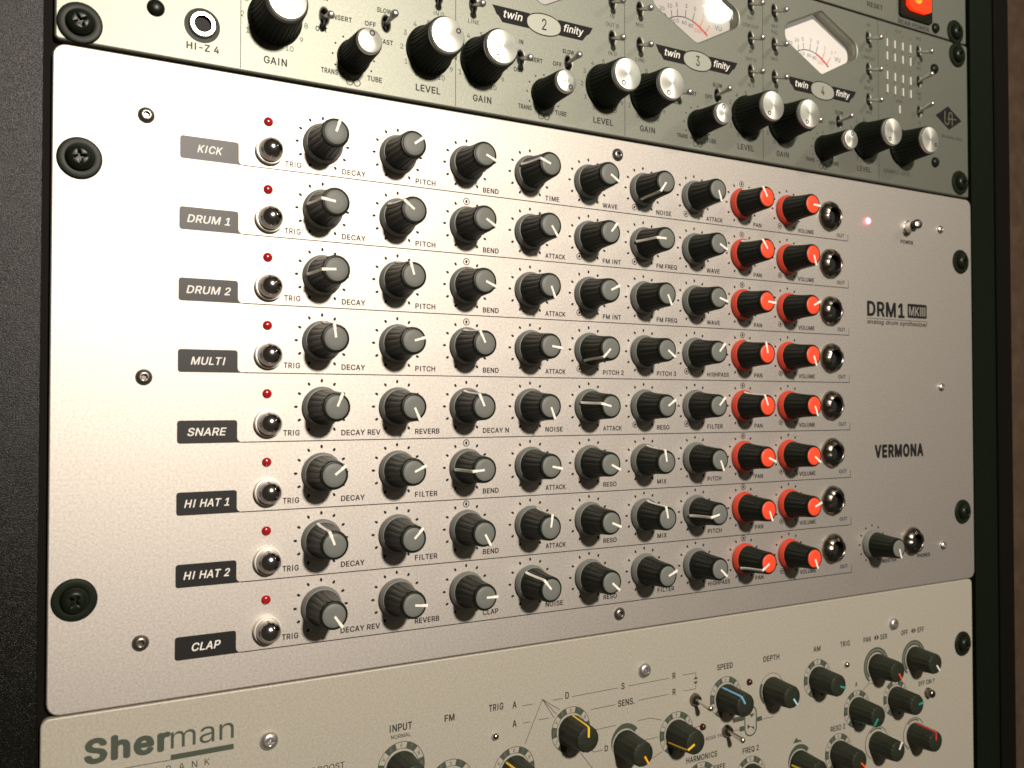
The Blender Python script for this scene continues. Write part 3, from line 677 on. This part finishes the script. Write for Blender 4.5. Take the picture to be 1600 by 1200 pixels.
EF = lathe('push_button', [(2.8, 0), (2.8, .8), (2.4, 1.0), (2.3, 3.0), (1.9, 3.8), (1.0, 4.2)], 28, smooth=50); part('push_button', EF, 'black_chrome', flt, (439.0, -281.8, 0))
TS = lathe('switch_bushing', [(2.9, 0), (2.95, .5), (2.8, 1.2), (2.5, 2.2), (2.0, 2.9), (1.2, 3.1)], 28)
for x, y in ((271.0, -258.7), (290.6, -276.8)):
    t = part('toggle_switch', TS, 'black_chrome', flt, (x, y, 0)); sub('lever', lever_mesh(1.5, -2.0, 8.5, 0.95, 1.45), 'nickel', t, 1.2)
rack_screw(flt, 470.3, -258.6, 25)
def ft(s, x, y, h, w, **k): text(s, x, y, h, w, fpan, k.pop('m', 'ink_soft'), bold=k.pop('bold', .22), **k)
text('Sher', 11.3, -238.7, 7.4, 27.0, fpan, 'ink_green', bold=.42); text('man', 38.4, -238.7, 7.4, 21.2, fpan, 'ink_green')
part('logo_bar', MB().poly([(38.4, -242.7), (59.6, -242.7), (59.6, -240.8), (38.4, -240.8)]).line([(11.3, -242.5), (38.4, -242.5)], .28).mesh('l'), 'ink_green', fpan, (0, 0, 0.03))
for i, ch in enumerate('FILTERBANK'): ft(ch, 12.3+4.25*i, -246.6, 2.3, None, center=True, bold=0.0)
ft('INPUT', 118.7, -247.4, 2.7, 9.4); ft('NORMAL', 119.3, -250.2, 1.5, 8.2, bold=.05); ft('FM', 142.1, -247.3, 2.6, 4.4); ft('TRIG', 162.1, -246.6, 2.7, 6.8)
ft('A', 173.2, -247.0, 2.7, 2.0); ft('A', 173.2, -254.8, 2.7, 2.0); ft('D', 199.3, -247.2, 2.7, 1.9); ft('S', 228.9, -247.7, 2.7, 1.8); ft('R', 258.0, -247.4, 2.7, 1.8); ft('R', 258.0, -254.8, 2.7, 1.8)
ft('SENS.', 227.1, -255.2, 2.7, 9.1); ft('SPEED', 285.0, -247.4, 2.6, 10.0); ft('DEPTH', 315.0, -247.6, 2.6, 10.8); ft('AM', 349.6, -247.3, 2.6, 5.2); ft('TRIG', 369.4, -247.4, 2.6, 7.2)
ft('PAN', 387.2, -247.4, 2.6, 5.6); ft('SER', 400.4, -247.4, 2.6, 5.6); ft('OFF', 417.4, -247.4, 2.6, 5.6); ft('EFF', 431.0, -247.4, 2.6, 5.6)
for x in (395.9, 426.2):
    part('arrow_mark', MB().poly([(x-.6, -246.0), (x+1.2, -244.5), (x+1.2, -247.5)][::-1]).poly([(x+3.6, -246.0), (x+1.8, -247.5), (x+1.8, -244.5)][::-1]).mesh('a'), 'ink_soft', fpan, (0, 0, 0.03))
ft('HARMONICS', 266.0, -287.9, 2.6, 18.8); ft('FREE', 282.7, -294.6, 2.5, 7.2); ft('FREQ 2', 301.0, -290.0, 2.6, 10.6); ft('RESO 2', 361.8, -290.2, 2.6, 10.8); ft('EFF ON ?', 431.6, -277.2, 2.4, 13.6)
ft('ADSR TRIG', 277.6, -279.4, 1.6, 13.0, bold=.04); ft('LF BOOST', 86.0, -257.2, 2.2, 14.6, bold=.05); ft('D', 219.8, -273.6, 2.5, 1.8); ft('A', 380.5, -269.6, 2.2, 1.7); ft('4', 371.5, -283.4, 1.6, 1.2)
M = MB()
for P in ([(178.0, -246.8), (183.0, -246.8)], [(193.1, -246.8), (198.0, -246.8)], [(202.8, -246.8), (227.3, -246.8)], [(232.8, -246.8), (255.8, -246.8)], [(264.0, -246.6), (271.7, -246.6)], [(271.9, -246.6), (271.9, -248.0)], [(271.9, -252.4), (271.9, -253.8)], [(264.6, -254.0), (271.9, -254.0)],
          [(238.5, -254.1), (255.3, -254.1)], [(212.3, -254.0), (225.8, -254.0)], [(186.0, -254.0), (191.0, -254.0)], [(178.3, -254.0), (181.6, -254.0)],
          [(187.8, -245.6), (179.2, -262.8)], [(187.8, -245.6), (196.4, -251.4)], [(187.8, -245.6), (193.6, -254.4)], [(187.8, -245.6), (194.8, -253.0)], [(212.6, -263.2), (226.0, -263.2)], [(237.9, -263.2), (245.1, -263.2), (251.4, -265.2)],
          [(240.0, -272.6), (249.6, -272.6)], [(214.2, -272.8), (218.9, -272.8)], [(211.8, -271.0), (214.2, -272.8)], [(243.0, -282.6), (251.8, -279.6)], [(206.4, -271.0), (213.6, -280.0), (214.5, -290)], [(270.3, -272.0), (274.4, -272.0)], [(314.0, -275.4), (321.5, -275.4)], [(292.6, -277.9), (299.0, -277.9)],
          [(386.5, -272.5), (391.0, -269.5), (398, -271.0)], [(404.0, -298.0), (424, -310)]):
    M.line(P, 0.24)
part('printed_lines', M.mesh('l'), 'ink_soft', fpan, (0, 0, 0.03))
def symbol(P, name='printed_symbol'): part(name, MB().poly(P).mesh('sym'), 'ink_green', fpan, (0, 0, 0.03))
for P in ([(270.4, -249.6), (273.3, -249.6), (271.85, -248.1)], [(270.4, -250.6), (271.85, -252.1), (273.3, -250.6)], [(334.8, -291.2), (341.2, -291.2), (339.6, -290.0), (338.6, -290.2), (337.2, -288.6)],
          rrect(310.5, 313.8, -276.0, -273.8, .2), rrect(294.8, 302.1, -274.0, -271.6, .2), rrect(299.1, 302.1, -279.0, -276.6, .2),
          [(305.2, -271.6), (307.2, -273.4), (309.0, -271.6)], [(304.2, -276.2), (304.2, -278.6), (306.4, -277.8)], [(306.2, -277.6), (308.6, -279.6), (308.6, -278.0)]):
    symbol(P)
O = rrect(302.2, 310.4, -282.4, -267.5, 4.0, 8); I = rrect(302.9, 309.7, -281.7, -268.2, 3.4, 8); n = len(O)
part('printed_loop', MB().add([(x, y, 0) for x, y in O]+[(x, y, 0) for x, y in I], [(i, (i+1) % n, n+(i+1) % n, n+i) for i in range(n)]).mesh('sym'), 'ink_green', fpan, (0, 0, 0.034))

# ================================================================== wall behind
wl = part('wall', MB().box(-2500, 3500, -1500, 2000, -620, -600).mesh('wall'), 'wall_paint', None); wl['kind'] = 'structure'
